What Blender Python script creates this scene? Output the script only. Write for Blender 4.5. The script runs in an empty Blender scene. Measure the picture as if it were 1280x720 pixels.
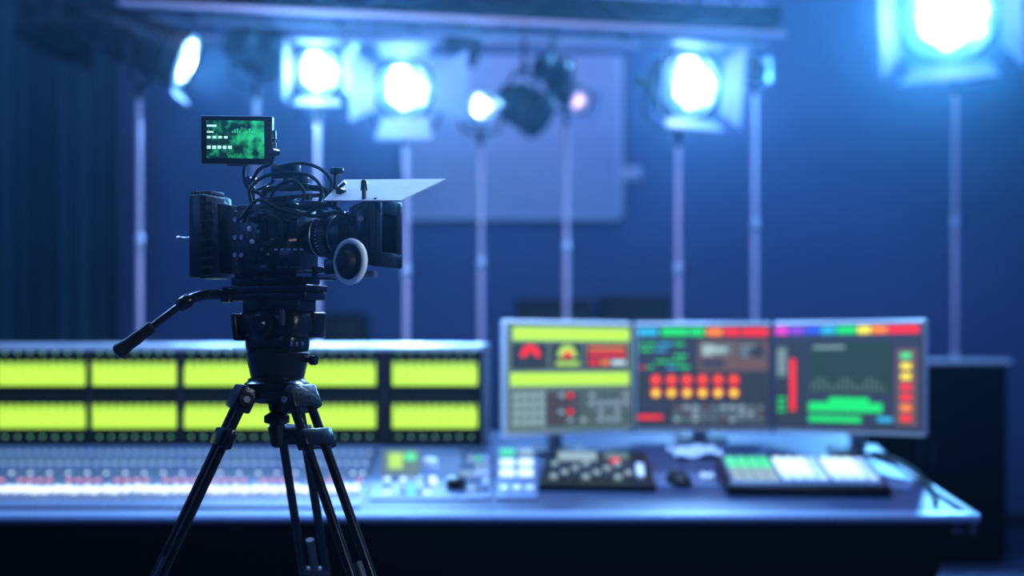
import bpy, bmesh, math, random
from mathutils import Vector, Matrix
random.seed(7)
C = bpy.context.scene.collection
F = 1280*50/36.0; HZ = 450.0; EYE = 1.335; R = math.radians
bpy.context.scene.view_settings.view_transform = 'Standard'
for lk in ('Medium High Contrast', 'High Contrast'):
    try:
        bpy.context.scene.view_settings.look = lk; break
    except Exception: pass

# ------------------------------------------------------------------ materials
def mat(name, col, rough=.5, metal=0., emis=None, strength=0., var=.12, scale=30., bump=0., spec=.5):
    m = bpy.data.materials.new(name); m.use_nodes = True
    nt = m.node_tree; b = nt.nodes['Principled BSDF']
    b.inputs['Metallic'].default_value = metal
    b.inputs['Specular IOR Level'].default_value = spec
    tc = nt.nodes.new('ShaderNodeTexCoord')
    n = nt.nodes.new('ShaderNodeTexNoise'); n.inputs['Scale'].default_value = scale; n.inputs['Detail'].default_value = 3
    nt.links.new(tc.outputs['Object'], n.inputs['Vector'])
    mx = nt.nodes.new('ShaderNodeMix'); mx.data_type = 'RGBA'
    mx.inputs[6].default_value = (*[c*(1-var) for c in col], 1); mx.inputs[7].default_value = (*[min(1, c*(1+var)) for c in col], 1)
    nt.links.new(n.outputs['Fac'], mx.inputs[0]); nt.links.new(mx.outputs[2], b.inputs['Base Color'])
    mr = nt.nodes.new('ShaderNodeMapRange'); mr.inputs[3].default_value = max(0, rough-.08); mr.inputs[4].default_value = min(1, rough+.08)
    nt.links.new(n.outputs['Fac'], mr.inputs[0]); nt.links.new(mr.outputs[0], b.inputs['Roughness'])
    if bump:
        bp = nt.nodes.new('ShaderNodeBump'); bp.inputs['Strength'].default_value = bump; bp.inputs['Distance'].default_value = .01
        nt.links.new(n.outputs['Fac'], bp.inputs['Height']); nt.links.new(bp.outputs[0], b.inputs['Normal'])
    if emis:
        b.inputs['Emission Color'].default_value = (*emis, 1); b.inputs['Emission Strength'].default_value = strength
    return m

def stripe_mat(name, base, dark, freq, duty, strength):
    """bar-meter display: dark vertical ticks over a glowing field"""
    m = bpy.data.materials.new(name); m.use_nodes = True
    nt = m.node_tree; b = nt.nodes['Principled BSDF']; N = nt.nodes.new; Lk = nt.links.new
    b.inputs['Base Color'].default_value = (.02, .02, .02, 1); b.inputs['Roughness'].default_value = .5
    tc = N('ShaderNodeTexCoord'); sp = N('ShaderNodeSeparateXYZ'); Lk(tc.outputs['Object'], sp.inputs[0])
    mu = N('ShaderNodeMath'); mu.operation = 'MULTIPLY'; mu.inputs[1].default_value = freq; Lk(sp.outputs[0], mu.inputs[0])
    fr = N('ShaderNodeMath'); fr.operation = 'FRACT'; Lk(mu.outputs[0], fr.inputs[0])
    lt = N('ShaderNodeMath'); lt.operation = 'LESS_THAN'; lt.inputs[1].default_value = duty; Lk(fr.outputs[0], lt.inputs[0])
    sg = N('ShaderNodeSeparateXYZ'); Lk(tc.outputs['Generated'], sg.inputs[0])
    gt = N('ShaderNodeMath'); gt.operation = 'GREATER_THAN'; gt.inputs[1].default_value = .74; Lk(sg.outputs[2], gt.inputs[0])
    ad = N('ShaderNodeMath'); ad.operation = 'MULTIPLY_ADD'; ad.inputs[1].default_value = .7; ad.inputs[2].default_value = .3; Lk(gt.outputs[0], ad.inputs[0])
    ml = N('ShaderNodeMath'); ml.operation = 'MULTIPLY'; Lk(lt.outputs[0], ml.inputs[0]); Lk(ad.outputs[0], ml.inputs[1])
    mx = N('ShaderNodeMix'); mx.data_type = 'RGBA'; mx.inputs[6].default_value = (*base, 1); mx.inputs[7].default_value = (*dark, 1)
    Lk(ml.outputs[0], mx.inputs[0]); Lk(mx.outputs[2], b.inputs['Emission Color'])
    b.inputs['Emission Strength'].default_value = strength
    return m
def lens_mat(name, core, rim, smax, smin):
    """fresnel lens: hot centre falling off to a bluer, dimmer rim, slightly uneven"""
    m = bpy.data.materials.new(name); m.use_nodes = True
    nt = m.node_tree; b = nt.nodes['Principled BSDF']; N = nt.nodes.new; Lk = nt.links.new
    b.inputs['Base Color'].default_value = (.3, .4, .5, 1); b.inputs['Roughness'].default_value = .3
    tc = N('ShaderNodeTexCoord'); sp = N('ShaderNodeSeparateXYZ'); Lk(tc.outputs['Generated'], sp.inputs[0])
    cb = N('ShaderNodeCombineXYZ'); Lk(sp.outputs[0], cb.inputs[0]); Lk(sp.outputs[2], cb.inputs[2])
    ds = N('ShaderNodeVectorMath'); ds.operation = 'DISTANCE'; ds.inputs[1].default_value = (.5, 0, .5); Lk(cb.outputs[0], ds.inputs[0])
    nz = N('ShaderNodeTexNoise'); nz.inputs['Scale'].default_value = 3.2; nz.inputs['Detail'].default_value = 1; Lk(tc.outputs['Generated'], nz.inputs['Vector'])
    na = N('ShaderNodeMath'); na.operation = 'MULTIPLY_ADD'; na.inputs[1].default_value = .7; na.inputs[2].default_value = -.35; Lk(nz.outputs['Fac'], na.inputs[0])
    sm = N('ShaderNodeMath'); sm.operation = 'ADD'; Lk(ds.outputs['Value'], sm.inputs[0]); Lk(na.outputs[0], sm.inputs[1])
    mr = N('ShaderNodeMapRange'); mr.interpolation_type = 'SMOOTHSTEP'; mr.inputs[1].default_value = .02; mr.inputs[2].default_value = .5; mr.inputs[3].default_value = 1; mr.inputs[4].default_value = 0
    Lk(sm.outputs[0], mr.inputs[0])
    pw = N('ShaderNodeMath'); pw.operation = 'POWER'; pw.inputs[1].default_value = 2.6; Lk(mr.outputs[0], pw.inputs[0])
    mx = N('ShaderNodeMix'); mx.data_type = 'RGBA'; mx.inputs[6].default_value = (*rim, 1); mx.inputs[7].default_value = (*core, 1)
    Lk(mr.outputs[0], mx.inputs[0]); Lk(mx.outputs[2], b.inputs['Emission Color'])
    st = N('ShaderNodeMapRange'); st.inputs[3].default_value = smin; st.inputs[4].default_value = smax; Lk(pw.outputs[0], st.inputs[0])
    Lk(st.outputs[0], b.inputs['Emission Strength'])
    return m
def blotch_mat(name, a_, b_, scale, s_):
    m = bpy.data.materials.new(name); m.use_nodes = True
    nt = m.node_tree; b = nt.nodes['Principled BSDF']; N = nt.nodes.new; Lk = nt.links.new
    b.inputs['Base Color'].default_value = (.01, .01, .01, 1); b.inputs['Roughness'].default_value = .3
    tc = N('ShaderNodeTexCoord'); n = N('ShaderNodeTexNoise'); n.inputs['Scale'].default_value = scale; n.inputs['Detail'].default_value = 4; Lk(tc.outputs['Object'], n.inputs['Vector'])
    sp = N('ShaderNodeSeparateXYZ'); Lk(tc.outputs['Generated'], sp.inputs[0])
    ma = N('ShaderNodeMath'); ma.operation = 'MULTIPLY_ADD'; ma.inputs[1].default_value = .22; Lk(sp.outputs[0], ma.inputs[0]); Lk(n.outputs['Fac'], ma.inputs[2])
    r = N('ShaderNodeMapRange'); r.inputs[1].default_value = .54; r.inputs[2].default_value = .82; Lk(ma.outputs[0], r.inputs[0])
    mx = N('ShaderNodeMix'); mx.data_type = 'RGBA'; mx.inputs[6].default_value = (*a_, 1); mx.inputs[7].default_value = (*b_, 1); Lk(r.outputs[0], mx.inputs[0])
    Lk(mx.outputs[2], b.inputs['Emission Color']); b.inputs['Emission Strength'].default_value = s_
    return m

M = {}
M['wall'] = mat('painted_wall', (.13, .19, .36), .85, var=.08, scale=1.5, bump=.05)
M['floor'] = mat('studio_floor', (.12, .14, .22), .45, var=.2, scale=3)
M['ceiling'] = mat('dark_ceiling', (.01, .012, .02), .9)
M['curtain'] = mat('dark_curtain', (.04, .09, .12), .9, scale=8)
M['black'] = mat('black_plastic', (.009, .010, .013), .32, bump=.15, scale=90)
M['blackm'] = mat('black_metal', (.020, .023, .032), .26, metal=.5)
M['rubber'] = mat('rubber', (.005, .006, .007), .6)
M['matte'] = mat('matte_black_laminate', (.003, .004, .005), .9, spec=.08)
M['dgrey'] = mat('dark_grey_plastic', (.05, .055, .075), .45)
M['grey'] = mat('grey_metal', (.32, .34, .42), .32, metal=.7)
M['rail'] = mat('painted_rail', (.50, .56, .70), .4, metal=.2)
M['silver'] = mat('silver_metal', (.72, .76, .86), .35, metal=.5)
M['bezel'] = mat('silver_bezel', (.92, .95, 1.), .4, metal=.0)
M['chrome'] = mat('stand_tube', (1., .74, .86), .22, metal=.25)
M['white'] = mat('white_plastic', (.97, .98, .98), .5)
M['flag'] = mat('grey_flag', (.66, .70, .70), .5, metal=.0)
M['panel'] = mat('console_panel', (.12, .16, .27), .4, var=.2)
M['paneld'] = mat('console_dark_panel', (.04, .06, .12), .45, var=.2)
M['armrest'] = mat('armrest', (.20, .27, .44), .38, metal=.3)
M['screenoff'] = mat('dark_glass', (.01, .012, .02), .12)
M['board'] = mat('screen_fabric', (.60, .66, .80), .8)
M['frame'] = mat('screen_border', (.72, .78, .90), .7)
M['door'] = mat('barn_door_metal', (.34, .50, .72), .5, metal=.1)
def em(name, col, s, base=.02): M[name] = mat(name, (base, base, base), .6, emis=col, strength=s, var=.05)
em('e_yg', (.46, .80, .07), 1.1); em('e_red', (1, .02, .03), 1.0); em('e_green', (.01, .8, .18), .95)
em('e_yellow', (.95, .8, .05), 1.1); em('e_orange', (1, .24, .02), 1.1); em('e_white', (.65, .85, .9), 1.0)
em('e_cyan', (.04, .55, .9), .9); em('e_blue', (.04, .12, .85), 1.0); em('e_mag', (.85, .06, .65), 1.0); em('e_purple', (.30, .08, .8), .9)
em('e_m1', (.16, .25, .24), .75); em('e_m2', (.045, .06, .085), .7); em('e_m3', (.05, .065, .12), .7)
em('e_grey', (.36, .50, .55), .8); em('e_dgreen', (.03, .07, .05), .75); em('e_brown', (.21, .13, .13), .7)
em('e_lime', (.45, .75, .12), 1.0)
em('e_key', (.68, .92, .92), 1.05, .3); em('e_keyg', (.06, .8, .24), .9, .1); em('e_dot', (.35, .9, .6), 1.0); em('e_fred', (1, .28, .38), .8, .2)
em('e_cap', (.75, .88, 1), 1.05, .6)  # emission put on fader caps and knob marks so they look brightly lit
em('e_mong', (.05, .65, .28), .9); em('e_monw', (.45, .95, .75), 1.0)
M['e_mon'] = blotch_mat('monitor_picture', (.004, .03, .024), (.03, .60, .24), 42, .9)
M['meter'] = stripe_mat('meter_display', (.48, .80, .07), (.04, .08, .01), 27, .32, 1.25)
M['lens_hot'] = lens_mat('hot_lens', (.75, .9, 1), (.10, .42, 1), 60, .5)
M['lens_soft'] = lens_mat('soft_lens', (.7, .85, 1), (.10, .35, 1), 12, .4)
M['lens_mid'] = lens_mat('lit_lens', (.95, .65, .9), (.35, .25, .8), 1.6, .2)
M['lens_dim'] = mat('dim_lens', (.8, .8, 1), .2, emis=(.1, .3, 1), strength=.4, var=.01)
M['glass'] = mat('coated_glass', (.02, .02, .05), .05, metal=.3)

# ------------------------------------------------------------------ mesh builder
def frame(d):
    d = d.normalized(); a = Vector((0, 0, 1)) if abs(d.z) < .9 else Vector((1, 0, 0))
    u = d.cross(a).normalized(); return u, d.cross(u).normalized()
class MB:
    def __init__(s): s.bm = bmesh.new(); s.mi = 0
    def _in(s, t):
        for f in t.faces: f.material_index = s.mi
        me = bpy.data.meshes.new('tmp'); t.to_mesh(me); t.free(); s.bm.from_mesh(me); bpy.data.meshes.remove(me); return s
    def m(s, i): s.mi = i; return s
    def box(s, c, sz, bev=0., rot=None, seg=2):
        t = bmesh.new(); bmesh.ops.create_cube(t, size=1)
        for v in t.verts: v.co = Vector((v.co.x*sz[0], v.co.y*sz[1], v.co.z*sz[2]))
        if bev: bmesh.ops.bevel(t, geom=t.edges[:], offset=min(bev, min(sz)*.45), segments=seg, affect='EDGES', profile=.5)
        if rot is not None:
            bmesh.ops.transform(t, matrix=rot, verts=t.verts)
        for v in t.verts: v.co += Vector(c)
        return s._in(t)
    def lathe(s, p, d, prof, seg=24, caps=True):
        p = Vector(p); d = Vector(d).normalized(); u, w = frame(d); t = bmesh.new(); rings = []
        for (a, r) in prof:
            rings.append([t.verts.new(p+d*a+(u*math.cos(2*math.pi*k/seg)+w*math.sin(2*math.pi*k/seg))*max(r, 1e-5)) for k in range(seg)])
        for i in range(len(rings)-1):
            for k in range(seg):
                try: t.faces.new((rings[i][k], rings[i][(k+1) % seg], rings[i+1][(k+1) % seg], rings[i+1][k]))
                except ValueError: pass
        if caps: t.faces.new(rings[0][::-1]); t.faces.new(rings[-1])
        bmesh.ops.recalc_face_normals(t, faces=t.faces)
        return s._in(t)
    def cyl(s, p0, p1, r0, r1=None, seg=16):
        p0 = Vector(p0); p1 = Vector(p1); r1 = r0 if r1 is None else r1
        return s.lathe(p0, p1-p0, [(0, r0), ((p1-p0).length, r1)], seg)
    def tube(s, pts, r, seg=8, sub=6):
        P = [Vector(p) for p in pts]; Q = []
        if sub > 1 and len(P) > 2:
            for i in range(len(P)-1):
                a = P[max(i-1, 0)]; b = P[i]; c = P[i+1]; d = P[min(i+2, len(P)-1)]
                for k in range(sub):
                    t_ = k/sub; Q.append(.5*((2*b)+(c-a)*t_+(2*a-5*b+4*c-d)*t_**2+(3*b-a-3*c+d)*t_**3))
            Q.append(P[-1])
        else: Q = P
        t = bmesh.new(); rings = []; u = None
        for i, q in enumerate(Q):
            d = (Q[min(i+1, len(Q)-1)]-Q[max(i-1, 0)])
            if d.length < 1e-7: d = Vector((0, 0, 1))
            d.normalize()
            if u is None: u, w = frame(d)
            else:
                u = (u-d*u.dot(d)).normalized(); w = d.cross(u)
            rings.append([t.verts.new(q+(u*math.cos(2*math.pi*k/seg)+w*math.sin(2*math.pi*k/seg))*r) for k in range(seg)])
        for i in range(len(rings)-1):
            for k in range(seg): t.faces.new((rings[i][k], rings[i][(k+1) % seg], rings[i+1][(k+1) % seg], rings[i+1][k]))
        t.faces.new(rings[0][::-1]); t.faces.new(rings[-1]); bmesh.ops.recalc_face_normals(t, faces=t.faces)
        return s._in(t)
    def torus(s, p, d, Rr, r, seg=40, ms=10, flat=1.):
        p = Vector(p); d = Vector(d).normalized(); u, w = frame(d); t = bmesh.new(); rings = []
        for k in range(seg):
            a = 2*math.pi*k/seg; e = u*math.cos(a)+w*math.sin(a)
            rings.append([t.verts.new(p+e*(Rr+r*math.cos(2*math.pi*j/ms))+d*(r*flat*math.sin(2*math.pi*j/ms))) for j in range(ms)])
        for k in range(seg):
            for j in range(ms): t.faces.new((rings[k][j], rings[(k+1) % seg][j], rings[(k+1) % seg][(j+1) % ms], rings[k][(j+1) % ms]))
        bmesh.ops.recalc_face_normals(t, faces=t.faces)
        return s._in(t)
    def hexa(s, v8):   # 4 bottom, 4 top
        t = bmesh.new(); v = [t.verts.new(Vector(p)) for p in v8]
        for f in ((3, 2, 1, 0), (4, 5, 6, 7), (0, 1, 5, 4), (1, 2, 6, 5), (2, 3, 7, 6), (3, 0, 4, 7)): t.faces.new([v[i] for i in f])
        bmesh.ops.recalc_face_normals(t, faces=t.faces); return s._in(t)
    def plate(s, q, th):
        q = [Vector(p) for p in q]; n = (q[1]-q[0]).cross(q[3]-q[0]).normalized()*th/2
        return s.hexa([p-n for p in q]+[p+n for p in q])
    def prism(s, poly, x0, x1):   # poly in (y,z), extruded along x
        t = bmesh.new(); a = [t.verts.new((x0, p[0], p[1])) for p in poly]; b = [t.verts.new((x1, p[0], p[1])) for p in poly]
        n = len(poly); t.faces.new(a); t.faces.new(b[::-1])
        for i in range(n): t.faces.new((a[i], a[(i+1) % n], b[(i+1) % n], b[i]))
        bmesh.ops.recalc_face_normals(t, faces=t.faces); return s._in(t)
    def build(s, name, mats, parent=None, world=False, loc=None, rot=None):
        if world and parent: bmesh.ops.translate(s.bm, vec=-parent.location, verts=s.bm.verts)
        me = bpy.data.meshes.new(name); s.bm.to_mesh(me); s.bm.free()
        for m_ in (mats if isinstance(mats, (list, tuple)) else [mats]): me.materials.append(M[m_])
        me.shade_smooth(); me.set_sharp_from_angle(angle=R(35))
        o = bpy.data.objects.new(name, me); C.objects.link(o)
        if parent: o.parent = parent
        if loc is not None: o.location = loc
        if rot is not None: o.rotation_euler = rot
        return o
def tag(o, label, cat, group=None):
    o['label'] = label; o['category'] = cat
    if group: o['group'] = group
    return o
def thing(name, label, cat, loc, rot=(0, 0, 0), group=None):
    o = bpy.data.objects.new(name, None); C.objects.link(o); o.empty_display_size = .1
    o.location = loc; o.rotation_euler = rot; return tag(o, label, cat, group)
def copyp(o, parent, loc):
    c = o.copy(); C.objects.link(c); c.parent = parent; c.location = loc; return c
def struct(o): o['kind'] = 'structure'; return o
def W(px, py, Y): return Vector(((px-640)/F*Y, Y, EYE+(HZ-py)/F*Y))

# ------------------------------------------------------------------ room
X0, X1, Y0, Y1, ZC = -5., 5., -1.5, 11.3, 4.4
struct(MB().box((0, (Y0+Y1)/2, -.05), (X1-X0+.2, Y1-Y0+.2, .1)).build('floor', 'floor'))
struct(MB().box((0, (Y0+Y1)/2, ZC+.05), (X1-X0+.2, Y1-Y0+.2, .1)).build('ceiling', 'ceiling'))
struct(MB().box((0, Y1+.05, ZC/2), (X1-X0+.2, .1, ZC)).build('wall_back', 'wall'))
struct(MB().box((X0-.05, (Y0+Y1)/2, ZC/2), (.1, Y1-Y0, ZC)).build('wall_left', 'wall'))
struct(MB().box((X1+.05, (Y0+Y1)/2, ZC/2), (.1, Y1-Y0, ZC)).build('wall_right', 'wall'))
struct(MB().box((0, Y0-.05, ZC/2), (X1-X0+.2, .1, ZC)).build('wall_front', 'ceiling'))
struct(MB().box((0, Y1-.01, .06), (X1-X0, .02, .12)).build('baseboard_back', 'dgrey'))

# curtain at left
t = bmesh.new(); n = 160; cols = []
for i in range(n+1):
    x = -4.95+1.9*i/n; y = 11.0+.012*math.sin(i*.5)+.02*math.sin(i*.13+1)
    cols.append((t.verts.new((x, y, .03)), t.verts.new((x, y, 4.2))))
for i in range(n): t.faces.new((cols[i][0], cols[i+1][0], cols[i+1][1], cols[i][1]))
cu = thing('stage_curtain', 'dark pleated curtain hanging along the back wall at far left', 'curtain', (-4., 11.0, 0))
mb = MB(); mb._in(t); mb.build('drape', 'curtain', cu, world=True)
MB().cyl((-4.97, 11.0, 4.22), (-3., 11.0, 4.22), .02).build('curtain_rail', 'blackm', cu, world=True)

# pale screen on the back wall
ps = thing('projection_screen', 'pale grey-blue rectangular screen on the back wall behind the lights', 'screen', (W(641, 272, 11.25).x, 11.25, W(641, 272, 11.25).z))
a = W(508, 272, 11.25); b = W(775, 72, 11.25)
MB().box(((a.x+b.x)/2, 11.25, (a.z+b.z)/2), (b.x-a.x, .04, b.z-a.z), .004).build('screen_panel', 'board', ps, world=True)
mb = MB()
for (x, z, w, h) in ((a.x, (a.z+b.z)/2, .03, b.z-a.z), (b.x, (a.z+b.z)/2, .05, b.z-a.z), ((a.x+b.x)/2, a.z, b.x-a.x, .04), ((a.x+b.x)/2, b.z, b.x-a.x, .03)):
    mb.box((x, 11.235, z), (w, .025, h), .005)
mb.build('screen_frame', 'frame', ps, world=True)
sb = thing('wall_socket_box', 'small pale box fixed on the wall right of the grey-blue screen', 'wall box', W(790, 217, 11.27))
MB().box((0, -.0, 0), (.15, .05, .10), .01).build('box_body', 'white', sb)
MB().box((0, -.03, 0), (.09, .012, .05), .003).build('box_cover', 'silver', sb)

# equipment cases along the wall
def case(px0, px1, pyt, Y, dep, label):
    a = W(px0, pyt, Y); b = W(px1, pyt, Y); w = b.x-a.x; h = a.z
    r = thing('equipment_case', label, 'case', ((a.x+b.x)/2, Y+dep/2, 0), group='black equipment cases at the back wall')
    MB().box((0, 0, h/2+.04), (w, dep, h-.08), .02).build('case_body', 'rubber', r)
    mb = MB()
    for sx in (-1, 1):
        for sy in (-1, 1): mb.cyl((sx*(w/2-.01), sy*(dep/2-.01), .06), (sx*(w/2-.01), sy*(dep/2-.01), h), .010, seg=8)
    for z in (.09, h*.62, h-.01): mb.box((0, -dep/2-.004, z), (w-.03, .01, .018))
    mb.build('case_edging', 'blackm', r)
    for sx in (-1, 1):
        MB().box((sx*w*.25, -dep/2-.012, h*.62), (.09, .02, .07), .006).build('latch', 'grey', r)
        for sy in (-1, 1):
            MB().cyl((sx*(w/2-.08)-.015, sy*(dep/2-.08), .042), (sx*(w/2-.08)+.015, sy*(dep/2-.08), .042), .042).build('caster', 'rubber', r)
case(645, 742, 374, 10.3, .6, 'wide black equipment case behind the left monitor of the three')
case(752, 838, 370, 10.4, .6, 'black equipment case right beside the wide one by the back wall')
case(384, 452, 392, 10.3, .6, 'small black case behind the console, just right of the tripod head')

# tall cabinet on the right
cb_ = thing('storage_cabinet', 'tall black cabinet with its top edge coloured as if lit, standing right of the monitors', 'cabinet', (2.68, 9.5, 0))
MB().box((0, 0, .68), (1.06, .55, 1.26), .01).build('cabinet_body', 'matte', cb_)
MB().box((0, -.01, 1.325), (1.10, .6, .03), .008).build('cabinet_top', 'bezel', cb_)  # near-white colour paints in the highlight along the top
MB().box((0, .01, .03), (1.0, .5, .06)).build('plinth', 'matte', cb_)
for sx in (-1, 1):
    d = MB().box((sx*.265, -.283, .69), (.515, .02, 1.2), .004).build('cabinet_door', 'matte', cb_)
    MB().cyl((sx*.04, -.31, .66), (sx*.04, -.31, .82), .007).build('door_handle', 'dgrey', d)

# ------------------------------------------------------------------ lighting truss
tA = Vector((-2.2, 8.0, 0)); tB = Vector((1.62, 8.75, 0)); td = (tB-tA).normalized(); tn = Vector((-td.y, td.x, 0))
tr = thing('lighting_truss', 'long dark overhead truss hanging across the room above the lamps', 'truss', ((tA+tB)/2+Vector((0, 0, 3.3))))
mb = MB(); L_ = (tB-tA).length
for k, (o, z) in enumerate(((-.16, 3.3), (.16, 3.3), (-.16, 3.56), (.16, 3.56))):
    MB().cyl(tA+tn*o+Vector((0, 0, z)), tB+tn*o+Vector((0, 0, z)), .019).build('truss_chord', 'rail', tr, world=True)
nb = 9
for i in range(nb):
    p = tA+td*(L_*i/nb); q = tA+td*(L_*(i+1)/nb)
    for o in (-.16, .16):
        z0, z1 = (3.3, 3.56) if i % 2 else (3.56, 3.3)
        mb.cyl(p+tn*o+Vector((0, 0, z0)), q+tn*o+Vector((0, 0, z1)), .007, seg=8)
    mb.cyl(p+tn*-.16+Vector((0, 0, 3.3)), q+tn*.16+Vector((0, 0, 3.3)), .007, seg=8)
mb.build('bracing', 'rubber', tr, world=True)
for f_ in (.12, .5, .88):
    p = tA+td*(L_*f_); MB().cyl(p+Vector((0, 0, 3.55)), p+Vector((0, 0, ZC)), .012, seg=8).build('hanging_rod', 'blackm', tr, world=True)
MB().box(((tA+tB)/2+Vector((0, 0, 3.43))), (L_, .24, .12), .01, Matrix.Rotation(math.atan2(td.y, td.x), 4, 'Z')).build('cable_tray', 'matte', tr, world=True)
pp = thing('lighting_pipe', 'dark horizontal pipe slung behind the overhead truss', 'pipe', W(465, 44, 9.5))
p0 = W(200, 48, 9.7); p1 = W(800, 62, 9.9)
p1.z = p0.z
MB().cyl(p0, p1, .026).build('pipe_tube', 'rail', pp, world=True)
for f_ in (.1, .45, .9):
    q = p0.lerp(p1, f_); MB().cyl(q, Vector((q.x, q.y, ZC)), .01, seg=8).build('hanging_rod', 'blackm', pp, world=True)

# ------------------------------------------------------------------ stands + lamps
def light_stand(px, Y, ztop, label, k=1.):
    x = (px-640)/F*Y
    r = thing('light_stand', label, 'light stand', (x, Y, 0), group='tall light stands behind the console')
    z1 = ztop*.42; z2 = ztop*.72
    MB().cyl((0, 0, .12), (0, 0, z1), .021*k).build('lower_tube', 'chrome', r)
    MB().cyl((0, 0, z1), (0, 0, z2), .018*k).build('middle_tube', 'chrome', r)
    MB().cyl((0, 0, z2), (0, 0, ztop), .015*k).build('upper_tube', 'chrome', r)
    for z in (z1, z2):
        c = MB().lathe((0, 0, z-.04), (0, 0, 1), [(0, .022*k), (.01, .025*k), (.07, .025*k), (.08, .021*k)]).build('collar', 'silver', r)
        MB().cyl((.02, 0, z), (.05, 0, z), .006).box((.055, 0, z), (.012, .03, .03), .005).build('knob', 'black', c)
    a0 = random.random()
    for i in range(3):
        a = a0+i*2*math.pi/3; e = Vector((math.cos(a), math.sin(a), 0))
        g = MB().cyl(Vector((0, 0, .62))+e*.03, e*.36+Vector((0, 0, .015)), .011, seg=8).cyl(Vector((0, 0, .16))+e*.02, e*.2+Vector((0, 0, .30)), .007, seg=8).build('leg', 'chrome', r)
        MB().lathe(e*.36, (0, 0, 1), [(0, .02), (.03, .014)], seg=10).build('rubber_foot', 'rubber', g)
    MB().lathe((0, 0, .58), (0, 0, 1), [(0, .032), (.08, .032)]).build('leg_collar', 'blackm', r)
    return r
def studio_light(px, py, Y, rad, az, el, lens, label, doors=.22, dang=38, blen=.26, power=0, lit='lens_hot', hang=False, col=(.22, .52, 1), dset=(0, 1, 2, 3)):
    # az: 0 = towards viewer (-Y), + = to the right; el: + = down
    loc = W(px, py, Y)
    d = Vector((math.sin(R(az))*math.cos(R(el)), -math.cos(R(az))*math.cos(R(el)), -math.sin(R(el))))
    rot = (Matrix.Rotation(R(az), 4, 'Z') @ Matrix.Rotation(R(el), 4, 'X'))
    r = thing('studio_light', label, 'studio light', loc, rot.to_euler(), group='studio lamps with barn doors')
    f = -blen*.45
    MB().lathe((0, f, 0), (0, 1, 0), [(0, rad*1.05), (.0, rad*1.15), (.05, rad*1.15), (.06, rad*1.02), (blen*.7, rad*.98), (blen*.72, rad*.8), (blen, rad*.72), (blen*1.02, rad*.5)], 28).build('housing', 'black', r)
    mb = MB()
    for k in range(5): mb.lathe((0, f+.08+k*.03, 0), (0, 1, 0), [(0, rad*1.05), (.012, rad*1.05)], 28)
    mb.build('cooling_fins', 'blackm', r)
    MB().lathe((0, f-.002, 0), (0, -1, 0), [(0, rad*1.08), (rad*.05, rad*1.0), (rad*.12, rad*.7), (rad*.16, rad*.3), (rad*.17, 0)], 28).build('lens', lit, r)
    if doors:
        h = rad*1.12
        MB().torus((0, f-.012, 0), (0, 1, 0), rad*1.13, .008, 32, 8).build('door_frame', 'blackm', r)
        for i, (ax, sg) in enumerate((('x', 1), ('x', -1), ('z', 1), ('z', -1))):
            if i not in dset: continue
            da = R(dang+(14, -8, -12, 9)[i]); l = doors*(1, .85, .55, .7)[i]
            o_ = h+l*math.sin(da); y_ = f-.03-l*math.cos(da); w0 = h*.75; w1 = h*(1.2 if ax == 'x' else 1.0)
            if ax == 'x': q = [(sg*h, f-.03, -w0), (sg*h, f-.03, w0), (sg*o_, y_, w1), (sg*o_, y_, -w1)]
            else: q = [(-w0, f-.03, sg*h), (w0, f-.03, sg*h), (w1, y_, sg*o_), (-w1, y_, sg*o_)]
            MB().plate(q, .004).build('barn_door', 'door', r)
    yk = rad*1.3; inv = rot.inverted()
    yz = Matrix.Rotation(R(az), 4, 'Z'); sgn = 1 if hang else -1
    def yl(p): return (inv @ yz @ Vector(p))
    mb = MB().tube([yl((-yk, 0, 0)), yl((-yk, 0, sgn*rad*1.0)), yl((-yk*.7, 0, sgn*rad*1.5)), yl((0, 0, sgn*rad*1.55)), yl((yk*.7, 0, sgn*rad*1.5)), yl((yk, 0, sgn*rad*1.0)), yl((yk, 0, 0))], .011, sub=5)
    y_ = mb.build('yoke', 'blackm', r)
    for sx in (-1, 1): MB().cyl((sx*rad*.95, 0, 0), (sx*yk*1.12, 0, 0), .014).cyl((sx*yk*1.05, 0, 0), (sx*yk*1.25, 0, 0), .03, seg=10).build('tilt_knob', 'black', y_)
    MB().cyl(yl((0, 0, sgn*rad*1.5)), yl((0, 0, sgn*(rad*1.55+.08))), .022).build('spigot', 'blackm', r)
    if power:
        ld = bpy.data.lights.new('lamp_beam', 'SPOT'); ld.energy = power; ld.color = col; ld.spot_size = R(168); ld.spot_blend = .5; ld.shadow_soft_size = rad*.6
        lo = bpy.data.objects.new('lamp_beam', ld); C.objects.link(lo)
        lo.location = loc+d*(blen*.45+rad*.6+.03); lo.rotation_euler = d.to_track_quat('-Z', 'Y').to_euler()
    return loc.z-rad*1.55-.09
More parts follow.
